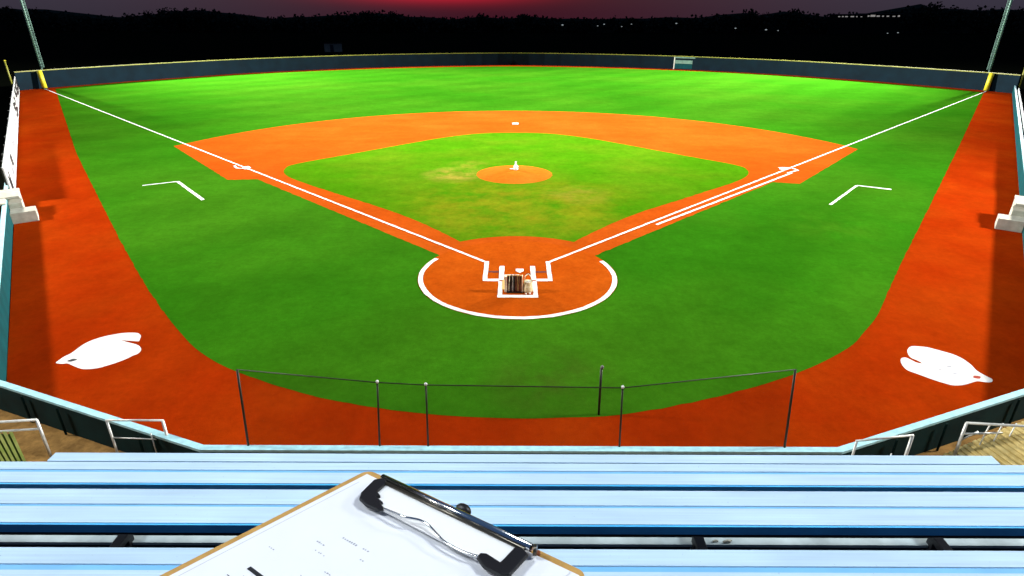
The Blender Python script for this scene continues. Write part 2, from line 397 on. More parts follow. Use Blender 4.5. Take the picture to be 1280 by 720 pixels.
for k,(x,y) in enumerate([(.33,-2.03),(.48,-1.99)]):
    o=bp.copy();COL.objects.link(o);o.location=(x,y,.06);tag(o,['white baseball on the dirt in front of the cream bag','white baseball on the dirt at the right front of the cream bag'][k],'ball','baseballs on the dirt')

# emblems painted on the track
EL=[(-14.63,-7.22),(-14.64,-7.03),(-14.63,-6.84),(-14.55,-6.62),(-14.54,-6.32),(-14.52,-6.01),(-14.40,-5.73),(-14.19,-5.51),(-13.88,-5.32),(-13.57,-5.23),(-13.20,-5.23),(-12.96,-5.41),(-12.85,-5.66),(-12.81,-5.81),(-12.99,-5.80),(-13.25,-5.77),(-13.45,-5.74),(-13.13,-5.88),(-12.73,-6.05),(-12.51,-6.23),(-12.38,-6.43),(-12.37,-6.63),(-12.45,-6.74),(-12.53,-6.91),(-12.68,-7.13),(-12.89,-7.34),(-13.16,-7.53),(-13.55,-7.57),(-13.94,-7.40),(-14.23,-7.25),(-14.40,-7.27)]
ER=[(14.35,-8.04),(14.38,-7.94),(14.33,-7.82),(14.25,-7.50),(14.31,-7.17),(14.30,-6.82),(14.18,-6.52),(13.93,-6.29),(13.63,-6.06),(13.38,-5.99),(13.10,-6.00),(12.86,-6.21),(12.72,-6.47),(12.67,-6.72),(12.77,-6.89),(12.82,-7.07),(12.67,-7.03),(12.59,-6.86),(12.50,-6.72),(12.35,-6.75),(12.22,-6.92),(12.11,-7.21),(12.11,-7.48),(12.29,-7.70),(12.55,-8.00),(12.80,-8.22),(13.00,-8.32),(13.30,-8.29),(13.67,-8.15),(13.87,-8.09),(14.05,-8.14),(14.23,-8.14)]
def emblem(out,eye,marks,eyemat,label):
    c=empty('painted_emblem',(eye[0],eye[1],.006));tag(c,label,'emblem')
    loc=[(x-eye[0],y-eye[1]) for x,y in out]
    MB().poly(catmull(loc,4,True),0,.003).build('bird_shape',M['white_paint'],c)
    MB().poly([(.12*math.cos(R(a))*(1+.3*math.sin(R(a*2))),.09*math.sin(R(a))) for a in range(0,360,30)],.004,.002).build('eye',eyemat,c)
    for k,(x,y) in enumerate(marks):
        MB().poly([(x-eye[0]+.08*math.cos(R(a)),y-eye[1]+.035*math.sin(R(a+20*k))) for a in range(0,360,45)],.004,.002).build('speck',M['ink_grey'],c)
emblem(EL,(-14.22,-7.06),[],M['ink'],'white bird emblem with beak pointing left painted on the left track')
emblem(ER,(13.99,-7.87),[(13.55,-7.26),(13.45,-7.68),(13.17,-7.42)],M['stencil_red'],'white bird emblem with red eye and beak pointing right painted on the right track')

# ------------------------------------------------------------------ walls
def wall_strip(pts,h,t,name_panel,pm,cap,capm,root,cap_w=None,panel_step=None,cap_t=.06):
    P=[Vector(p) for p in pts]
    def off(i,d):
        a=P[max(i-1,0)];c=P[min(i+1,len(P)-1)];dd=(c-a).normalized();return P[i]+Vector((-dd.y,dd.x))*d
    for nm,mm,z0,z1,d0,d1 in((name_panel,pm,-.01,h,0,t),(cap,capm,h+.002,h+cap_t,-.01,t+.01)):
        m=MB();V=[]
        for i in range(len(P)):
            a,b=off(i,d0),off(i,d1)
            V.append([m.bm.verts.new(q) for q in((a.x,a.y,z0),(b.x,b.y,z0),(b.x,b.y,z1),(a.x,a.y,z1))])
        for A,B in zip(V,V[1:]):
            for k in range(4):m.bm.faces.new([A[k],A[(k+1)%4],B[(k+1)%4],B[k]])
        m.bm.faces.new(V[0]);m.bm.faces.new(V[-1][::-1]);m.build(nm,mm,root)
w=empty('outfield_wall',(0,0,0));tag(w,'long curved navy padded wall with yellow top round the outfield','wall')
wall_strip(OUTC[0:],2.42,.25,'wall_padding',M['wall_pad'],'yellow_cap',M['yellow_cap'],w,cap_t=.12)
# gate frame in the outfield wall
gx,gy=36.15,108.3
d=Vector((39.5-32.6,106.3-110.2));L=d.length;ang=math.atan2(d.y,d.x)
GW=L/2
g=empty('outfield_gate',(36.0,106.0,0),ang);tag(g,'pale metal gate frame standing against the outfield wall','gate')
m=MB();m.box(-GW,-GW+.22,-.06,.06,0,2.35);m.build('gate_post',M['galv'],g);m=MB();m.box(GW-.35,GW,-.06,.06,0,2.35);m.build('gate_post',M['galv'],g)
m=MB();m.box(-GW+.22,GW-.35,-.05,.05,2.15,2.35);m.build('top_bar',M['pole_grey'],g)
m=MB();m.box(-GW+.25,GW-.4,-.03,.03,1.1,1.75);m.build('sign_board',M['pole_grey'],g)
m=MB();m.box(-GW+.25,GW-.4,-.03,.03,.15,1.05);m.build('lower_panel',M['wall_teal'],g)
m=MB();m.box(GW-1.3,GW-.36,-.10,-.055,1.85,2.12);m.build('latch_plate',M['rubber_white'],g)
# side fences
def side_fence(sx,label):
    r=empty('side_fence',(0,0,0));tag(r,label,'fence','low side fences along the foul track')
    pts=[(sx*14.6,-9.35),(sx*71.2,66.9)]
    if sx<0:pts=pts
    else:pts=pts[::-1]
    # left fence runs outward with its thickness on the outer side
    wall_strip(pts,1.0,.16,'fence_panel',M['wall_teal'],'fence_cap',M['cap_blue'],r)
    return r
side_fence(-1,'low teal fence with pale cap along the left foul track')
side_fence(1,'low teal fence with pale cap along the right foul track')
r=empty('backstop_wall',(0,0,0));tag(r,'low dark green wall with pale blue cap behind home plate','wall')
wall_strip([(14.6,-9.45),(7.38,-12.30),(-7.38,-12.30),(-14.6,-9.45)],.84,.16,'wall_panel',M['wall_green'],'wall_cap',M['cap_blue'],r,cap_t=.07)
for x,y in[(-13.2,-10.25),(-11.9,-10.78),(-9.2,-11.85),(13.2,-10.25),(10.6,-11.3),(9.0,-11.93)]:
    m=MB();m.box(x-.02,x+.02,y-.005,y+.03,0,.83);m.build('wall_rib',M['wall_green'],r)

# foul poles, pads
def foul_pole(sx,label):
    r=empty('foul_pole',(sx*70.6,71.7,0));tag(r,label,'foul pole','tall foul poles at the outfield corners')
    MB().tube([(0,0,0),(0,0,22)],.16,12).build('pole',M['pole_grey'],r)
    m=MB()
    for k in range(58):m.beam((-sx*.15,0,2.9+k*.33),(-sx*.55,-.12,2.9+k*.33),.05,.05)
    m.beam((-sx*.55,-.12,2.8),(-sx*.55,-.12,22),.06,.06);m.beam((-sx*.35,-.06,2.8),(-sx*.35,-.06,22),.05,.05)
    m.build('mesh_wing',M['pole_grey'],r)
foul_pole(-1,'tall grey foul pole rising behind the left corner of the wall')
foul_pole(1,'tall grey foul pole rising behind the right corner of the wall')
for sx,l in((-1,'yellow padded post on the wall at left field corner'),(1,'yellow padded post on the wall at right field corner')):
    r=empty('padded_post',(sx*69.2,69.35,0));tag(r,l,'post','yellow padded posts where the foul lines end')
    m=MB();m.tube([(0,0,.08),(sx*.25,.2,2.5)],.33,14);m.build('yellow_pad',M['yellow'],r)
    MB().lathe([(.36,0),(.36,.09),(.30,.11)],n=16).build('post_base',M['wall_pad'],r)
for sx,l in((-1,'thin yellow corner post at far end of the left fence'),(1,'thin yellow corner post at far end of the right fence')):
    r=empty('corner_post',(sx*71.7,66.6,0));tag(r,l,'post','yellow corner posts at the fence ends')
    MB().tube([(0,0,0),(0,0,4.0)],.13,10).build('post_shaft',M['yellow_cap'],r)
    MB().lathe([(.17,4.0),(.17,4.06),(.02,4.15)],n=10).build('post_cap',M['yellow'],r)

# advertising boards outside the side fences
def text_mesh(body,name,matl,parent,M4,sx=1,sy=1):
    cu=bpy.data.curves.new(name,'FONT');cu.body=body;cu.size=1;cu.extrude=.01;cu.align_x='CENTER';cu.align_y='CENTER'
    cu.offset=.05
    to=bpy.data.objects.new(name,cu);COL.objects.link(to)
    dg=bpy.context.evaluated_depsgraph_get();me=bpy.data.meshes.new_from_object(to.evaluated_get(dg));bpy.data.objects.remove(to)
    me.name=name;me.transform(M4@Matrix.Diagonal((sx,sy,1,1)));me.materials.clear();me.materials.append(matl)
    o=bpy.data.objects.new(name,me);COL.objects.link(o);o.parent=parent;return o
U=Vector((-71.2+14.6,66.9+9.35)).normalized()  # along left fence, away from home
def boards(sx,spec):
    u=Vector((U.x*(-sx),U.y));nout=Vector((sx*abs(U.y),abs(U.x)*-1));nout=Vector((sx*U.y,U.x if sx<0 else U.x))
    nout=Vector((sx*U.y,-abs(U.x)))
    base0=Vector((sx*14.6,-9.35))-nout*(.06 if sx<0 else -.34)
    for y0,y1,h,txt,label in spec:
        t0=(y0+9.35)/U.y;t1=(y1+9.35)/U.y
        a=base0+u*t0;L=t1-t0
        ang=math.atan2(u.y,u.x)
        r=empty('banner_board',(a.x,a.y,0),ang);tag(r,label,'banner','white banner boards outside the side fences')
        m=MB();m.box(0,L-.03,-.04,.04,.14,h);m.build('board',M['banner'],r,bevel=.02)
        for x in(.2,L/2,L-.2):
            m=MB();m.box(x-.05,x+.05,(.045 if sx<0 else -.145),(.145 if sx<0 else -.045),1.1,h-.05);m.build('support_post',M['dark_pipe'],r)
        # face that looks at the field
        s=-1 if sx<0 else 1
        fy=s*.046
        for (kind,body,cx,cz,wx,wz) in txt:
            if kind=='T':
                # letters stand with their tops pointing along the board, away from the plate
                X=Vector((0,0,-1));Y=Vector((1,0,0));
                if sx>0:X=Vector((0,0,1))
                Z=X.cross(Y);M4=Matrix((X,Y,Z)).transposed().to_4x4();M4.translation=Vector((cx*L,fy,cz*h))
                text_mesh(body,'lettering',M['ink'],r,M4,wx,wz)
            else:
                m=MB();n=int(body)
                for k in range(n):
                    c=cx*L+(k-n/2)*wz*2.1;m.box(c,c+wz,min(fy,fy*1.4),max(fy,fy*1.4),cz*h-wx*random.uniform(.4,1),cz*h+wx*random.uniform(.4,1))
                m.build('small_print',M['ink_grey'] if n>3 else M['ink'],r)
boards(-1,[
 (47,65.5,2.1,[('T','EB',.50,.55,1.45,25)],'white banner board with large black EB lettering far along the left fence'),
 (37,46.95,2.15,[('T','24',.50,.52,1.5,11.5)],'white banner board with black 24 lettering on the left fence'),
 (28,36.95,2.15,[('B','6',.6,.5,.5,.35)],'white banner board with faint grey print next after the 24 board'),
 (20,27.95,2.15,[('B','5',.4,.45,.35,.3)],'white banner board with five faint print lines left of the track'),
 (14,19.95,2.15,[('B','2',.5,.5,.5,.5),('B','4',.2,.35,.3,.15)],'white banner board with a small black mark left of the track'),
 (10.2,13.95,2.15,[('B','3',.35,.45,.6,.25)],'short white banner board just beyond the left concrete steps')])
boards(1,[
 (46,61,1.35,[('B','4',.5,.5,.25,.5)],'grey white banner board farthest along the right fence'),
 (30,45.95,1.35,[('B','5',.5,.5,.3,.4)],'grey white banner board halfway along the right fence'),
 (13,29.95,1.45,[('B','5',.5,.5,.4,.4)],'grey white banner board nearest the right concrete steps')])

# concrete steps by each dugout end
def steps(loc,sx,label):
    r=empty('concrete_steps',loc,R(-sx*36.6));tag(r,label,'steps','concrete steps beside the dugouts')
    def bb(name,x0,x1,y0,y1,z0,z1):
        if sx>0:x0,x1=-x1,-x0
        m=MB();m.box(x0,x1,y0,y1,z0,z1);m.build(name,M['concrete'],r,bevel=.025)
    bb('lower_block',-.50,.62,-.55,.50,0,.58)
    bb('middle_block',-.50,.10,.51,1.45,0,.86)
    bb('upper_block',-.50,.04,1.46,2.6,0,1.07)
    bb('top_slab',-1.5,.06,.60,2.62,1.073,1.20)
    bb('outer_slab',-1.6,-.52,-.55,.59,1.07,1.16)
steps((-26.30,7.25,0),-1,'pale stepped concrete blocks at the end of the left dugout')
steps((25.60,6.35,0),1,'pale stepped concrete blocks at the end of the right dugout')

# ------------------------------------------------------------------ backstop netting frame
r=empty('backstop_frame',(0,-12.3,.91));tag(r,'dark pipe backstop frame with thin netting on the low wall','backstop')
tops=[(-6.22,2.97),(-3.18,2.65),(-2.11,2.59),(2.25,2.53),(5.98,3.02)]
for x,z in tops:
    bx={-6.22:-6.34,-3.18:-3.28,-2.11:-2.15,2.25:2.3,5.98:6.14}[x]
    MB().tube([(bx,0,0),(x,0,z-.91)],.027 if abs(x)>3.5 else .022,8).build('post',M['dark_pipe'],r)
    if abs(x)<5:MB().lathe([(.028,z-.92),(.034,z-.90),(.034,z-.87),(.015,z-.85)],(x,0,0),8).build('post_cap',M['galv'],r)
MB().tube([(x,0,z-.91) for x,z in tops],.013,8).build('top_rail',M['dark_pipe'],r)
m=MB()
def topz(x):
    for (a,za),(b,zb) in zip(tops,tops[1:]):
        if a<=x<=b:return za+(zb-za)*(x-a)/(b-a)-.91
for (xa,za),(xb,zb) in zip(tops,tops[1:]):
    fx={-6.22:-6.34,-3.18:-3.28,-2.11:-2.15,2.25:2.3,5.98:6.14}
    m.quad([(fx[xa],.006,.005),(fx[xb],.006,.005),(xb,.006,zb-.91),(xa,.006,za-.91)])
m.build('netting',M['net'],r)
r=empty('field_post',(2.19,-9.83,0));tag(r,'single dark post at the grass edge behind the backstop netting','post')
MB().tube([(0,0,0),(-.02,0,1.52)],.034,8).build('post_shaft',M['dark_pipe'],r);MB().lathe([(.036,1.5),(.042,1.52),(.042,1.56),(.01,1.59)],n=8).build('post_cap',M['cap_grey'],r)

# ------------------------------------------------------------------ pipe gates and rails outside the wall
def pipe_gate(loc,W,H,h2,mid,label,midm,diag=False):
    r=empty('pipe_gate',loc);tag(r,label,'gate','white pipe gates by the low wall')
    MB().tube([(0,0,0),(0,0,H)],.026).build('upright',M['galv'],r);MB().tube([(W,0,0),(W,0,h2)],.035).build('upright',M['galv'],r)
    MB().tube([(-.02,0,H),(W+.02,0,h2)],.024).build('top_pipe',M['galv'],r)
    MB().tube([(0,0,H*mid),(W,0,h2*mid*.93)],.015).build('middle_pipe',midm,r)
    MB().tube([(W*.72,0,.0),(W*.72,0,H*.72)],.015).build('middle_upright',midm,r)
pipe_gate((-9.76,-11.93,0),1.32,1.33,1.33,.62,'small pale pipe gate crossing the wall cap at left','galv' and M['galv'])
pipe_gate((7.62,-12.52,0),1.22,1.27,1.44,.60,'small pale pipe gate crossing the wall cap at right',M['galv'])
def rail(sx,label):
    r=empty('guard_rail',(sx*11.7,-11.65,0));tag(r,label,'railing','white guard rails over the slatted covers')
    x0=.02 if sx<0 else -.95
    MB().tube([(x0,0,0),(x0,0,1.13)],.034).build('upright',M['galv'],r)
    far=(sx*3.2,-.35,1.10);MB().tube([(x0,0,1.13),far],.032).build('top_pipe',M['galv'],r)
    if sx<0:
        MB().tube([(x0,0,.86),(far[0],far[1],.84)],.026).build('middle_pipe',M['galv'],r)
    else:
        MB().tube([(x0+.02,0,.80),(.0,0,.84)],.025).build('middle_pipe',M['galv'],r)
        MB().tube([(x0+.02,0,.62),(-.50,.1,.80)],.02).build('brace',M['galv'],r)
        for x in(-.42,-.12,.2):MB().tube([(x,.05,.1),(x+.05,.0,1.12)],.016).build('baluster',M['galv'],r)
    MB().tube([(sx*2.4,-.3,0),(sx*2.4,-.3,1.12)],.03).build('upright',M['galv'],r)
rail(-1,'white guard rail above green slatted cover at left edge')
rail(1,'pale guard rail with braces above straw slatted cover at right edge')
def slats(name,sx,S0,S1,E0,E1,n,mm,md,label):
    r=empty(name,(sx*12,-12.2,0));tag(r,label,'cover')
    o=Vector((sx*12,-12.2,0));a=[Vector(v)-o for v in(S0,S1,E0,E1)]
    m=MB();m2=MB()
    for i in range(n):
        t=i/n;t2=(i+.62)/n
        bow=lambda t:Vector((0,0,.16*math.sin(math.pi*min(1,t*1.1))))
        p=[a[0].lerp(a[1],t)+bow(t),a[0].lerp(a[1],t2)+bow(t2),a[2].lerp(a[3],t2),a[2].lerp(a[3],t)]
        j=Vector((0,0,random.uniform(0,.02)))
        v=[m.bm.verts.new(q+j+Vector((0,0,.02))) for q in p]+[m.bm.verts.new(q-Vector((0,0,.03))) for q in p]
        for f in((0,1,2,3),(7,6,5,4),(0,4,5,1),(1,5,6,2),(2,6,7,3),(3,7,4,0)):m.bm.faces.new([v[k] for k in f])
        t3=(i+1)/n;q=[a[0].lerp(a[1],t)+bow(t),a[0].lerp(a[1],t3)+bow(t3),a[2].lerp(a[3],t3),a[2].lerp(a[3],t)]
        m2.quad([k-Vector((0,0,.05)) for k in q])
    m.build('slat_sheet',mm,r);m2.build('gap_shade_sheet',md,r)  # dark sheet under the slats paints the shade in their gaps
slats('reed_cover',1,(10.45,-11.55,.0),(14.2,-11.2,1.55),(10.9,-13.9,0),(16.5,-14.2,.9),34,M['reed'],M['reed_gap_shade'],'straw coloured slatted cover humped below the right guard rail')
slats('slatted_cover',-1,(-12.25,-11.78,.84),(-16.4,-12.2,.92),(-11.62,-12.35,0),(-14.4,-13.0,0),30,M['green_slat'],M['green_gap_shade'],'green slatted cover hung below the left guard rail')

# ------------------------------------------------------------------ bleachers
CAM=Vector((-.18829,-23.5853,10.0568))
def Y(d):return CAM.y+d
def Z(h):return CAM.z-h
def plank(x0,x1,d0,d1,h,grooves,lip,label,lipd=.06,round_end=False):
    """aluminium seat board: grooved top, near edge channel coloured blue for sky-lit shade"""
    r=empty('bleacher_plank',(0,Y(d0),Z(h)));tag(r,label,'bench plank','bleacher planks in front of the camera')
    w=d1-d0;prof=[(0,0)]
    for g,gw in grooves:
        prof+=[(g-gw/2,0),(g-gw/2+.002,-.006),(g+gw/2-.002,-.006),(g+gw/2,0)]
    prof+=[(w-.006,0),(w,-.006),(w,-.035)]
    m=MB();rows=[]
    xs=[x0,x1]
    for x in xs:rows.append([m.bm.verts.new((x,y,z)) for y,z in prof]+[m.bm.verts.new((x,0.0,-.035))])
    A,B=rows;n=len(A)
    for k in range(n):
        f=m.bm.faces.new([A[k],A[(k+1)%n],B[(k+1)%n],B[k]])
    m.bm.faces.new(A[::-1]);m.bm.faces.new(B)
    m.bm.normal_update()
    for f in m.bm.faces:
        c=f.calc_center_median()
        if -.0065<c.z<-.0035 and c.y<w-.01:f.material_index=1
    m.build('seat_board',[M['plank'],M['groove_blue']],r)
    if lip:
        m=MB();m.box(x0,x1,-.012,-.001,-lip,-.003);m.box(x0,x1,-.012,.03,-lip-.004,-lip-.0005);m.build('edge_channel',M['plank_shade_blue'],r,bevel=.003)
        m=MB();m.box(x0,x1,.0,w*.8,-lip-.03,-.04);m.build('under_frame',M['black_steel'],r)
    return r
plank(-5.6,5.6,1.75,2.042,2.24,[(.180,.034)],0.056,'light blue plank nearest the camera along the bottom edge')
plank(-5.6,5.6,2.362,2.613,2.42,[(.124,.020)],.054,'light blue bleacher plank, middle of the three full-width rows')
plank(-5.6,5.6,2.854,3.046,2.60,[(.106,.024)],.046,'wide white blue plank in the farthest full-width row')
plank(-3.16,2.92,3.050,3.134,2.60,[],0,'narrow white plank strip at the far front edge of the bleachers')
fb=MB();fb.box(-5.6,5.6,0,.052,-.02,0);o=fb.build('footboard',M['footboard']);o.location=(0,Y(2.583),Z(2.80))
tag(o,'thin grey green footboard seen through the gap between the two nearest planks','footboard')
# seat brackets crossing the dark gap
bx=[-2.42,-4.4,.88,2.25,4.2]
first=None
for i,x in enumerate(bx):
    if first is None:
        m=MB();m.box(-.028,.028,-.30,.30,-.06,-.02);m.box(-.022,.022,-.05,.0,-.45,-.05);m.box(-.045,.045,.08,.16,-.10,-.05)
        first=m.build('seat_bracket',M['black_steel'],bevel=.004);o=first
    else:o=first.copy();COL.objects.link(o)
    o.location=(x,Y(2.33+.28),Z(2.70));tag(o,['black steel bracket crossing the gap between planks at left','black steel bracket outside the picture on the left','black steel bracket crossing the plank gap right of the clipboard','black steel bracket crossing the plank gap near the right edge','black steel bracket outside the picture on the right'][i],'bracket','seat brackets under the planks')
# litter in the gap
for k,(x,d,s) in enumerate([(.98,2.60,.012),(1.04,2.595,.016),(1.07,2.605,.009)]):
    m=MB();m.tube([(0,0,0),(s*1.6,s*.3,s*.6),(s*2.6,0,s*.3)],s*.5,6);o=m.build('pebble',M['concrete']);o.location=(x,Y(d),Z(2.795))
    tag(o,'tiny pale pebble lying on the footboard right of the clipboard','pebble','pebbles on the footboard')
# stand body below, coloured near-black to paint the shade in plank gaps
m=MB();m.quad([(-6,Y(3.12),Z(2.78)),(6,Y(3.12),Z(2.78)),(6,Y(3.12),-.01),(-6,Y(3.12),-.01)])
for (d0,d1,h) in((2.66,3.12,2.78),(1.9,2.66,2.98),(-1.5,1.9,2.98)):
    m.quad([(-6,Y(d0),Z(h)),(6,Y(d0),Z(h)),(6,Y(d1),Z(h)),(-6,Y(d1),Z(h))])
m.quad([(-6,Y(2.66),Z(2.98)),(6,Y(2.66),Z(2.98)),(6,Y(2.66),Z(2.78)),(-6,Y(2.66),Z(2.78))])
for s in(-6,6):m.quad([(s,Y(-1.5),-.01),(s,Y(3.12),-.01),(s,Y(3.12),Z(2.98)),(s,Y(-1.5),Z(2.98))])
m.quad([(-6,Y(-1.5),-.01),(6,Y(-1.5),-.01),(6,Y(-1.5),Z(2.98)),(-6,Y(-1.5),Z(2.98))])
o=m.build('grandstand_body',M['navy']);tag(o,'stand body coloured black for shade in the gaps under the pale planks','stand')

# ------------------------------------------------------------------ clipboard
A0=Vector((-.3183,-23.1535,9.6787));ex=Vector((.79704,-.59073,.12557)).normalized();nn=Vector((0,.2079,.9781)).normalized()
ey=(-nn.cross(ex)).normalized();nn=ex.cross(-ey).normalized()
CB=Matrix((ex,-ey,nn)).transposed().to_4x4();CB.translation=A0
def LM(z):return Matrix.Translation((0,0,z))
def flip(pts):return [(u,-v) for u,v in pts]
root=empty('clipboard');root.matrix_world=CB
tag(root,'brown hardboard clipboard with metal lever clip held above the planks','clipboard')
def rounded(x0,x1,y0,y1,r,n=6):
    out=[]
    for cx,cy,a0 in((x1-r,y1-r,0),(x0+r,y1-r,90),(x0+r,y0+r,180),(x1-r,y0+r,270)):
        for k in range(n+1):
            a=R(a0+90*k/n);out.append((cx+r*math.cos(a),cy+r*math.sin(a)))
    return out
MB().prism(rounded(-.003,.229,-.318,.001,.009),.003,LM(-.0035)).build('backing_board',M['hardboard'],root)
# clip: base plate, hinge roll, flap, corner guards, lever wire, knob
MB().prism([(.026,-.004),(.176,-.004),(.170,-.036),(.036,-.036)],.0012,LM(.0042)).build('clip_plate',M['rubber_white'],root,bevel=.0004)  # matt white puts the steel plate's reflection into its colour
MB().tube([(.022,-.004,.0065),(.181,-.004,.0065)],.0030,12).build('hinge_roll',M['chrome'],root)
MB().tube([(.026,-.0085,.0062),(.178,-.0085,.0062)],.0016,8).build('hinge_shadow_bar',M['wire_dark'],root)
gl=[(.0235,-.0060),(.020,-.012),(.0275,-.032),(.033,-.0385),(.042,-.0405),(.058,-.0395),(.0605,-.0355),(.052,-.0325),(.0535,-.0305),(.042,-.0285),(.0445,-.0255),(.0365,-.0225),(.0335,-.012),(.0300,-.0065)]
MB().prism(gl,.0032,LM(.0046)).build('corner_guard',M['black_rubber'],root,bevel=.0010)
gr=[(.177,-.009),(.184,-.012),(.1865,-.036),(.182,-.0405),(.166,-.0405),(.157,-.0365),(.1560,-.0315),(.160,-.0290),(.1735,-.0305),(.1715,-.012)]
MB().prism(gr,.0032,LM(.0046)).build('corner_guard',M['black_rubber'],root,bevel=.0010)
wp=catmull([(.062,-.0375),(.075,-.0372),(.086,-.0365),(.096,-.0325),(.105,-.0318),(.116,-.0345),(.128,-.0375),(.145,-.0378),(.158,-.0355)],6)
MB().tube([(x,y,.0085+.0015*math.sin(i*.12)) for i,(x,y) in enumerate(wp)],.0010,8).build('lever_wire',M['chrome'],root)
MB().tube([(.033,-.0075,.0078),(.034,-.0105,.0085)],.0010,6).build('rivet',M['wire_dark'],root)
m=MB();bmesh.ops.create_uvsphere(m.bm,u_segments=18,v_segments=10,radius=.0068,matrix=Matrix.Translation((.111,.0035,.001))@Matrix.Diagonal((1.1,.7,.8,1)));m.build('release_knob',M['black_rubber'],root,smooth=True)
MB().tube([(.1835,-.005,.0065),(.1855,-.004,.0065)],.0040,10).build('hinge_end',M['wire_dark'],root)
MB().tube([(.189,-.004,-.0002),(.189,-.004,.0018)],.0022,10).build('rivet',M['bat_brown'],root)
for ch in root.children:
    if ch.name.split('.')[0] not in('backing_board','release_knob','rivet'):ch.location=(.0058,-.0042,0)
# paper sheets
def sheet(name,z,x0,x1,y0,y1,rz,label,cat):
    o=MB().prism([(x0,y0),(x1,y0),(x1,y1),(x0,y1)],.0004,LM(0)).build(name,M['paper'])
    o.matrix_world=CB@Matrix.Translation((0,0,z))@Matrix.Rotation(R(rz),4,'Z');tag(o,label,cat);return o
s2=sheet('paper_sheet',.0002,.0065,.2250,-.298,-.0080,.6,'second white sheet showing at the right edge under the top sheet','paper')
s1=sheet('score_sheet',.0010,.0050,.2185,-.300,-.0070,0,'top white sheet with faint print under the metal clip','paper')
m=MB();random.seed(3)
def word(x,y,n,h=.0016,w=.0016,gap=.0024,mb=m):
    for k in range(n):
        if random.random()<.9:mb.box(x+k*gap,x+k*gap+w*random.uniform(.5,1),y,y+h*random.uniform(.5,1),.00042,.00055)
word(.064,-.079,7,.0020,.0015);word(.086,-.078,3,.0012);word(.052,-.093,4,.0014);word(.094,-.087,2,.0012);word(.060,-.100,6,.001,.001,.002);word(.085,-.110,3,.001)
word(.10,-.125,6,.0014);word(.09,-.135,12,.0009);word(.13,-.10,4,.0009)
for k in range(4):word(.03+.045*k,-.118-.004*k,random.randint(2,4),.0008)
m.build('faint_print',M['ink_grey'],s1)
m=MB();m.box(.040,.058,-.1405,-.1375,.00042,.0006);word(.045,-.147,6,.0018,mb=m)
for k in range(9):m.box(.035,.20,-.152-.013*k,-.1515-.013*k,.00042,.0006)
m.build('printed_table',M['ink'],s1)
m=MB()
for k in range(4):m.box(.010+.0002*k,.0104+.0002*k,-.29,-.02,.00041,.00043) if k==0 else None
m.build('margin_line',M['ink_grey'],s1)
# stand that carries the clipboard, below the picture
st=empty('clipboard_stand');st.matrix_world=CB@Matrix.Translation((.12,-.20,-.0045));tag(st,'black stand below the picture carrying the clipboard','stand')
m=MB();m.box(-.07,.07,-.09,.06,-.004,0);m.build('top_plate',M['black_steel'],st)
inv=st.matrix_world.inverted();foot=st.matrix_world.translation.copy()
a=inv@(foot+Vector((0,0,-.006)));b_=inv@Vector((foot.x,foot.y,Z(2.98)));MB().tube([a,b_],.012,10).build('pole',M['black_steel'],st)

# ------------------------------------------------------------------ far dark land
TP=[(-312,14.1),(-293,13.7),(-274,11.1),(-255,9.8),(-235,10.3),(-213,12.5),(-198,13.5),(-191,13.5),(-167,10.9),(-153,8.7),(-128,10.1),(-108,11.0),(-89,11.9),(-74,11.5),(-65,10.2),(-40,8.9),(-21,10.3),(-1,9.5),(8,10.4),(28,9.1),(77,9.6),(116,10.2),(143,13.3),(154,11.1),(168,13.8),(178,12.5),(193,10.8),(203,11.7),(222,11.7),(231,13.5),(252,17.9),(260,15.8),(289,14.9),(308,15.4)]
def top_at(x):
    if x<=TP[0][0]:return 14.
    if x>=TP[-1][0]:return 15.
    for (a,za),(b,zb) in zip(TP,TP[1:]):
        if a<=x<=b:return za+(zb-za)*(x-a)/(b-a)
m=MB();pv=None
x=-700
while x<=700:
    z=(top_at(x) if abs(x)<310 else 14.5)*1.115-2.6+.25*math.sin(x*.21)+.2*math.sin(x*.083)
    row=[m.bm.verts.new(p) for p in((x*1.12,404,-.02),(x*1.12,425,z*.8),(x*1.12,440,z),(x*1.12,520,z*.6),(x*1.12,640,-.02))]
    if pv:
        for k in range(4):m.bm.faces.new([pv[k],row[k],row[k+1],pv[k+1]])
    pv=row;x+=4
struct(m.build('hills',M['leaf'],smooth=True))
def clumps(m,c,rx,rz,n,s):
    for _ in range(n):
        u=random.gauss(0,.42);v=random.gauss(0,.42);w=random.gauss(0,.42)
        if u*u+v*v+w*w>1:continue
        p=Vector((c[0]+u*rx,c[1]+v*rx,c[2]+w*rz))
        a=Vector([random.uniform(-1,1) for _ in range(3)]).normalized();b=a.cross(Vector([random.uniform(-1,1) for _ in range(3)])).normalized()
        q=s*random.uniform(.6,1.3)
        m.quad([p-a*q-b*q*.6,p+a*q-b*q*.5,p+a*q*.7+b*q,p-a*q*.8+b*q*.7])
random.seed(11)
m=MB()
x=-420
while x<420:
    h=top_at(x)-random.uniform(.2,1.2);yy=380+random.uniform(-8,8)
    m.mi=0;clumps(m,(x,yy,h*.55),4.5,h*.55,170,.75)
    x+=random.uniform(3.5,5.5)
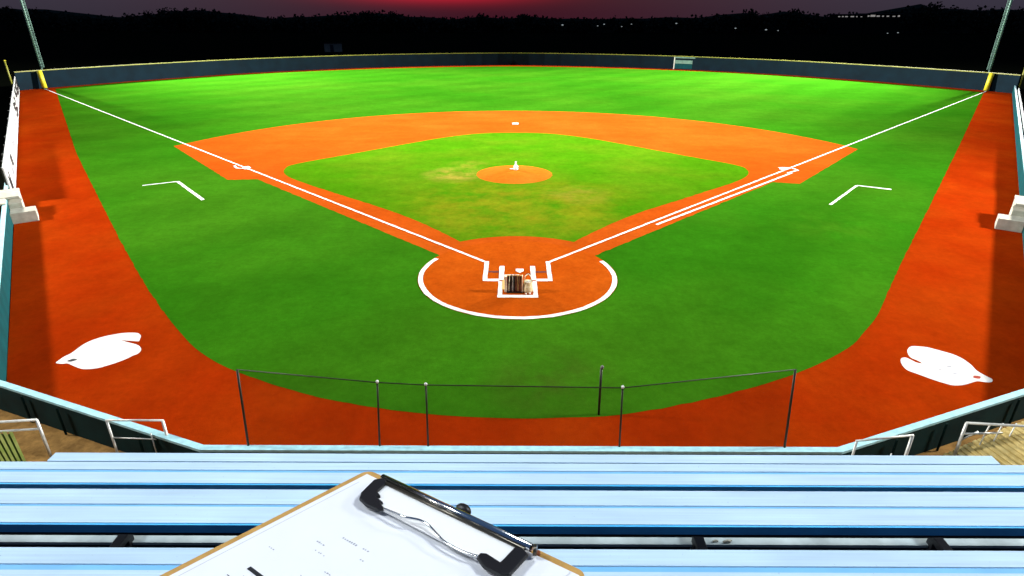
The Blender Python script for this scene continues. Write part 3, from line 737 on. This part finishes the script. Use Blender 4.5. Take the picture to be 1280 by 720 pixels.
# lower hedge mass so no gap shows under the crowns
x=-430
while x<430:
    w_=random.uniform(5,9);m.box(x,x+w_,388,396,-.02,max(3,top_at(x+w_/2)-2.2-random.uniform(0,1)));x+=w_
o=m.build('far_woods',M['leaf'],recalc=False);tag(o,'dark mass of woods along the horizon beyond the field','woods',kind='stuff')
def tree(x,h,label,r=6):
    t=empty('far_tree',(x,372,0));tag(t,label,'tree','taller trees standing out of the far woods')
    m=MB();m.tube([(0,0,0),(.2,0,h*.4),(0,0,h*.75)],.45,8,.15);
    for k in range(4):
        a=k*1.7;m.tube([(0,0,h*(.35+.08*k)),(math.cos(a)*r*.5,math.sin(a)*r*.5,h*(.6+.07*k))],.15,5,.05)
    m.build('trunk',M['bark'],t)
    m=MB();clumps(m,(0,0,h*.66),r,h*.36,420,.6);clumps(m,(r*.4,0,h*.55),r*.6,h*.25,150,.6);clumps(m,(-r*.5,0,h*.6),r*.6,h*.25,150,.6);m.build('crown',M['leaf'],t,recalc=False)
for x,h,l,r_ in[(-306,14.6,'broad dark tree at the far left edge of the horizon',8),(-205,13.8,'broad dark tree on the horizon right of the left foul pole',9),(-188,13.6,'rounded dark tree beside the broad horizon tree left of centre',6),(-88,12.4,'dark rounded tree just left of the red glow',6),(-72,11.9,'dark tree directly under the red glow on the horizon',6),(-20,10.9,'small dark tree just right of the red glow',4),(6,10.9,'low dark tree at the middle of the horizon',6),(142,13.8,'small pointed dark tree left of the lit buildings',4),(168,14.2,'broad dark tree right beside the lit building row',6),(247,17.6,'tallest rounded dark tree above the right horizon',7)]:
    tree(x,h,l,r_)
# distant street lamps
LP=[(25.9,5.3,1.0),(44.8,4.9,.5),(48.2,5.7,.7),(57.7,4.6,.5),(62.8,5.8,.5),(86.8,6.2,.8),(118.8,3.9,.8),(135.3,3.2,1.0),(141.8,2.8,.5),(200.9,1.6,.5),(206.4,1.9,.7)]
LL=['isolated far lamp left of all others beyond the right-centre wall','dim low far lamp second from the left of the horizon','far lamp third from the left on the dark horizon','lowest dim far lamp of the left-centre cluster','far lamp at right end of the left-centre cluster','isolated white far lamp midway along the dark horizon','far lamp above the pale outfield gate\'s right side','bright far lamp with a dim one just to its right','dim far lamp right beside a brighter one','low left lamp of the close pair under the lit buildings','low right lamp of the close pair under the lit buildings']
for (x,z,s),l in zip(LP,LL):
    t=empty('far_lamp',(x,330,0));tag(t,l,'street lamp','distant lamps in the dark beyond the wall')
    MB().tube([(0,0,0),(0,0,z+.05)],.06,6).build('lamp_post',M['bark'],t)
    MB().beam((0,0,z+.05),(0,-.7,z+.08),.06,.06).build('arm',M['bark'],t)
    mm=MB();bmesh.ops.create_uvsphere(mm.bm,u_segments=10,v_segments=6,radius=.30*s+.12,matrix=Matrix.Translation((0,-.7,z-.1))@Matrix.Diagonal((1.4,1,.7,1)));mm.build('lamp_head',M['lamp_lit'],t,smooth=True)
# lit buildings on the right horizon
def building(x0,x1,y,h,wins,label,wz):
    t=empty('lit_building',((x0+x1)/2,y,0));tag(t,label,'building');w=(x1-x0)/2
    m=MB();m.box(-w,w,0,8,0,h);m.build('wall',M['bldg'],t)
    m=MB();m.box(-w-.5,w+.5,-.5,8.5,h+.003,h+.35);m.build('roof',M['navy'],t)
    for k in wins:
        f=MB();f.box(-w+k[0]-.05,-w+k[0]+k[1]+.05,-.05,-.002,wz-.05,wz+k[2]+.05);fr=f.build('window',M['bldg'],t)
        f=MB();f.box(-w+k[0],-w+k[0]+k[1],-.09,-.055,wz,wz+k[2]);f.build('pane',M['window_lit'],fr)
building(186.5,203,360,10.6,[(1,1.2,.45),(3.2,1.0,.5),(5.0,1.6,.5),(8.2,2.0,.55),(11.4,.8,.5),(14,.9,.4)],'low building with a dim row of lit windows on the right horizon',9.35)
building(203.5,224,360,11.0,[(1,1.0,.7),(2.6,2.8,1.0),(6.2,1.8,.7),(9.4,1.0,.6),(12,1.4,.6),(15.4,1.6,.5),(18.4,1.2,.8)],'long building with the brightest lit windows on the right horizon',9.55)
# pale shed just beyond the wall
t=empty('shed',(-53.5,168,0));tag(t,'small faint grey shed in the dark beyond left-centre wall','shed')
m=MB();m.box(-2.2,2.2,-1.5,1.5,0,2.4);m.build('shed_wall',mat('shed_grey',(.16,.16,.13),.8),t)
m=MB();m.box(-2.5,2.5,-1.8,1.8,2.403,2.6);m.build('shed_roof',M['bldg'],t)
m=MB();m.box(-.5,.5,-1.56,-1.503,.05,2.0);m.build('door',M['navy'],t)

# ------------------------------------------------------------------ floodlight towers and lamps
def flood(x,y,h,aim,energy,cone,blend,label,color=(1,.97,.92),size=2.5):
    t=empty('floodlight_tower',(x,y,0));tag(t,label,'floodlight','floodlight towers round the ball field')
    MB().tube([(0,0,0),(0,0,h+1.2)],.30,12,.18).build('mast',M['galv'],t)
    d=(Vector(aim)-Vector((x,y,h)));yaw=math.atan2(d.y,d.x)
    dx,dy=-math.sin(yaw),math.cos(yaw)
    for zz in(0,1.1):
        MB().beam((-2.4*dx,-2.4*dy,h+zz),(2.4*dx,2.4*dy,h+zz),.12,.12).build('cross_arm',M['galv'],t)
    for zz in(0,1.1):
        for k in range(5):
            u=-2.2+1.1*k;c=Vector((u*dx,u*dy,h+zz))+Vector((math.cos(yaw),math.sin(yaw),0))*.28
            mm=MB();M4=d.normalized().to_track_quat('Z','Y').to_matrix().to_4x4();M4.translation=c
            mm.prism([(.34*math.cos(R(q)),.34*math.sin(R(q))) for q in range(0,360,30)],.22,M4);hd=mm.build('lamp_housing',M['black_steel'],t)
            mm=MB();M5=M4.copy();M5.translation=c+d.normalized()*.225
            mm.prism([(.30*math.cos(R(q)),.30*math.sin(R(q))) for q in range(0,360,30)],.01,M5);mm.build('lens',M['flood_lit'],hd)
    ld=bpy.data.lights.new('floodlight_beam','SPOT');ld.energy=energy;ld.spot_size=R(cone);ld.spot_blend=blend;ld.shadow_soft_size=size;ld.color=color
    lo=bpy.data.objects.new('floodlight_beam',ld);COL.objects.link(lo);lo.parent=t
    lo.location=Vector((0,0,h+.5))+d.normalized()*1.6;lo.rotation_euler=d.to_track_quat('-Z','Y').to_euler()
K=1.0
flood(-58,-6,30,(-8,13,0),220000*K,84,1.0,'floodlight tower left of the stand outside the picture')
flood(58,-6,30,(8,13,0),300000*K,84,1.0,'floodlight tower right of the stand outside the picture')
flood(-66,30,32,(-2,34,0),260000*K,34,1.0,'floodlight tower behind third base outside the picture',(1,.95,.86))
flood(66,30,32,(3,34,0),280000*K,34,1.0,'floodlight tower behind first base outside the picture',(1,.95,.86))
flood(-113,112,46,(8,66,0),4600000*K,58,1.0,'floodlight tower beyond left field outside the picture')
flood(113,112,46,(-4,66,0),5000000*K,58,1.0,'floodlight tower beyond right field outside the picture')
flood(-21,-18.5,32,(0,-20.5,8),24000*K,46,.7,'floodlight tower lighting the left stand outside the picture',(.90,.96,1),3.2)
flood(21,-18.5,32,(0,-20.5,8),29000*K,46,.7,'floodlight tower lighting the right stand outside the picture',(.90,.96,1),3.2)

# dusk sun just under the glow
sl=bpy.data.lights.new('dusk_sun','SUN');sl.energy=.02;sl.angle=R(10);sl.color=(1,.3,.35)
so=bpy.data.objects.new('dusk_sun',sl);COL.objects.link(so);so.rotation_euler=Vector((.10,-1,-.03)).to_track_quat('-Z','Y').to_euler()

# ------------------------------------------------------------------ world
W=bpy.data.worlds.new('World');scene.world=W;W.use_nodes=True
N=W.node_tree.nodes;L=W.node_tree.links;N.clear()
out=N.new('ShaderNodeOutputWorld')
sky=N.new('ShaderNodeTexSky');sky.sky_type='NISHITA';sky.sun_disc=False;sky.sun_elevation=R(-4);sky.sun_rotation=R(-6)
b1=N.new('ShaderNodeBackground');b1.inputs['Strength'].default_value=.05;L.new(sky.outputs[0],b1.inputs['Color'])
tc=N.new('ShaderNodeTexCoord');sp=N.new('ShaderNodeSeparateXYZ');L.new(tc.outputs['Generated'],sp.inputs[0])
cr=N.new('ShaderNodeValToRGB');e=cr.color_ramp.elements
e[0].position=0;e[0].color=(.034,.032,.048,1);e[1].position=1;e[1].color=(.036,.085,.185,1)
q=cr.color_ramp.elements.new(.25);q.color=(.034,.060,.140,1)
L.new(sp.outputs['Z'],cr.inputs['Fac'])
def math_(op,a,b=None,c=None):
    n=N.new('ShaderNodeMath');n.operation=op
    for i,v in enumerate((a,b,c)):
        if v is None:continue
        if isinstance(v,(int,float)):n.inputs[i].default_value=v
        else:L.new(v,n.inputs[i])
    return n.outputs[0]
def gauss(cx,wx,cz,wz):
    az=math_('ARCTAN2',sp.outputs['X'],sp.outputs['Y'])
    a=math_('DIVIDE',math_('SUBTRACT',az,cx),wx);z=math_('DIVIDE',math_('SUBTRACT',sp.outputs['Z'],cz),wz)
    s=math_('ADD',math_('MULTIPLY',a,a),math_('MULTIPLY',z,z))
    return math_('POWER',2.71828,math_('MULTIPLY',s,-1))
def addcol(base,f,col,k):
    n=N.new('ShaderNodeMix');n.data_type='RGBA';n.blend_type='ADD';L.new(math_('MULTIPLY',f,k),n.inputs[0]);L.new(base,n.inputs[6]);n.inputs[7].default_value=(*col,1);return n.outputs[2]
mx=N.new('ShaderNodeMix');mx.data_type='RGBA';L.new(gauss(-.02,.40,.0,.12),mx.inputs[0]);L.new(cr.outputs['Color'],mx.inputs[6]);mx.inputs[7].default_value=(.046,.008,.017,1)
c=addcol(mx.outputs[2],gauss(-.11,.13,.034,.015),(.70,.0,.020),1.0)

b2=N.new('ShaderNodeBackground');b2.inputs['Strength'].default_value=1.0;L.new(c,b2.inputs['Color'])
ad=N.new('ShaderNodeAddShader');L.new(b1.outputs[0],ad.inputs[0]);L.new(b2.outputs[0],ad.inputs[1]);L.new(ad.outputs[0],out.inputs['Surface'])

# ------------------------------------------------------------------ camera
cd=bpy.data.cameras.new('camera');cd.sensor_width=36;cd.lens=754.55/1280*36;cd.clip_start=.02;cd.clip_end=4000
co=bpy.data.objects.new('camera',cd);COL.objects.link(co);scene.camera=co
th,yaw,roll=.424825,-.0017616,.002384
F=Vector((math.sin(yaw)*math.cos(th),math.cos(yaw)*math.cos(th),-math.sin(th)))
Rr=F.cross(Vector((0,0,1))).normalized();Uu=Rr.cross(F)
R2=math.cos(roll)*Rr+math.sin(roll)*Uu;U2=-math.sin(roll)*Rr+math.cos(roll)*Uu
mw=Matrix((R2,U2,-F)).transposed().to_4x4();mw.translation=CAM;co.matrix_world=mw
vs=scene.view_settings;vs.view_transform='Standard';vs.look='None';vs.exposure=0;vs.gamma=1
scene.render.engine='CYCLES'
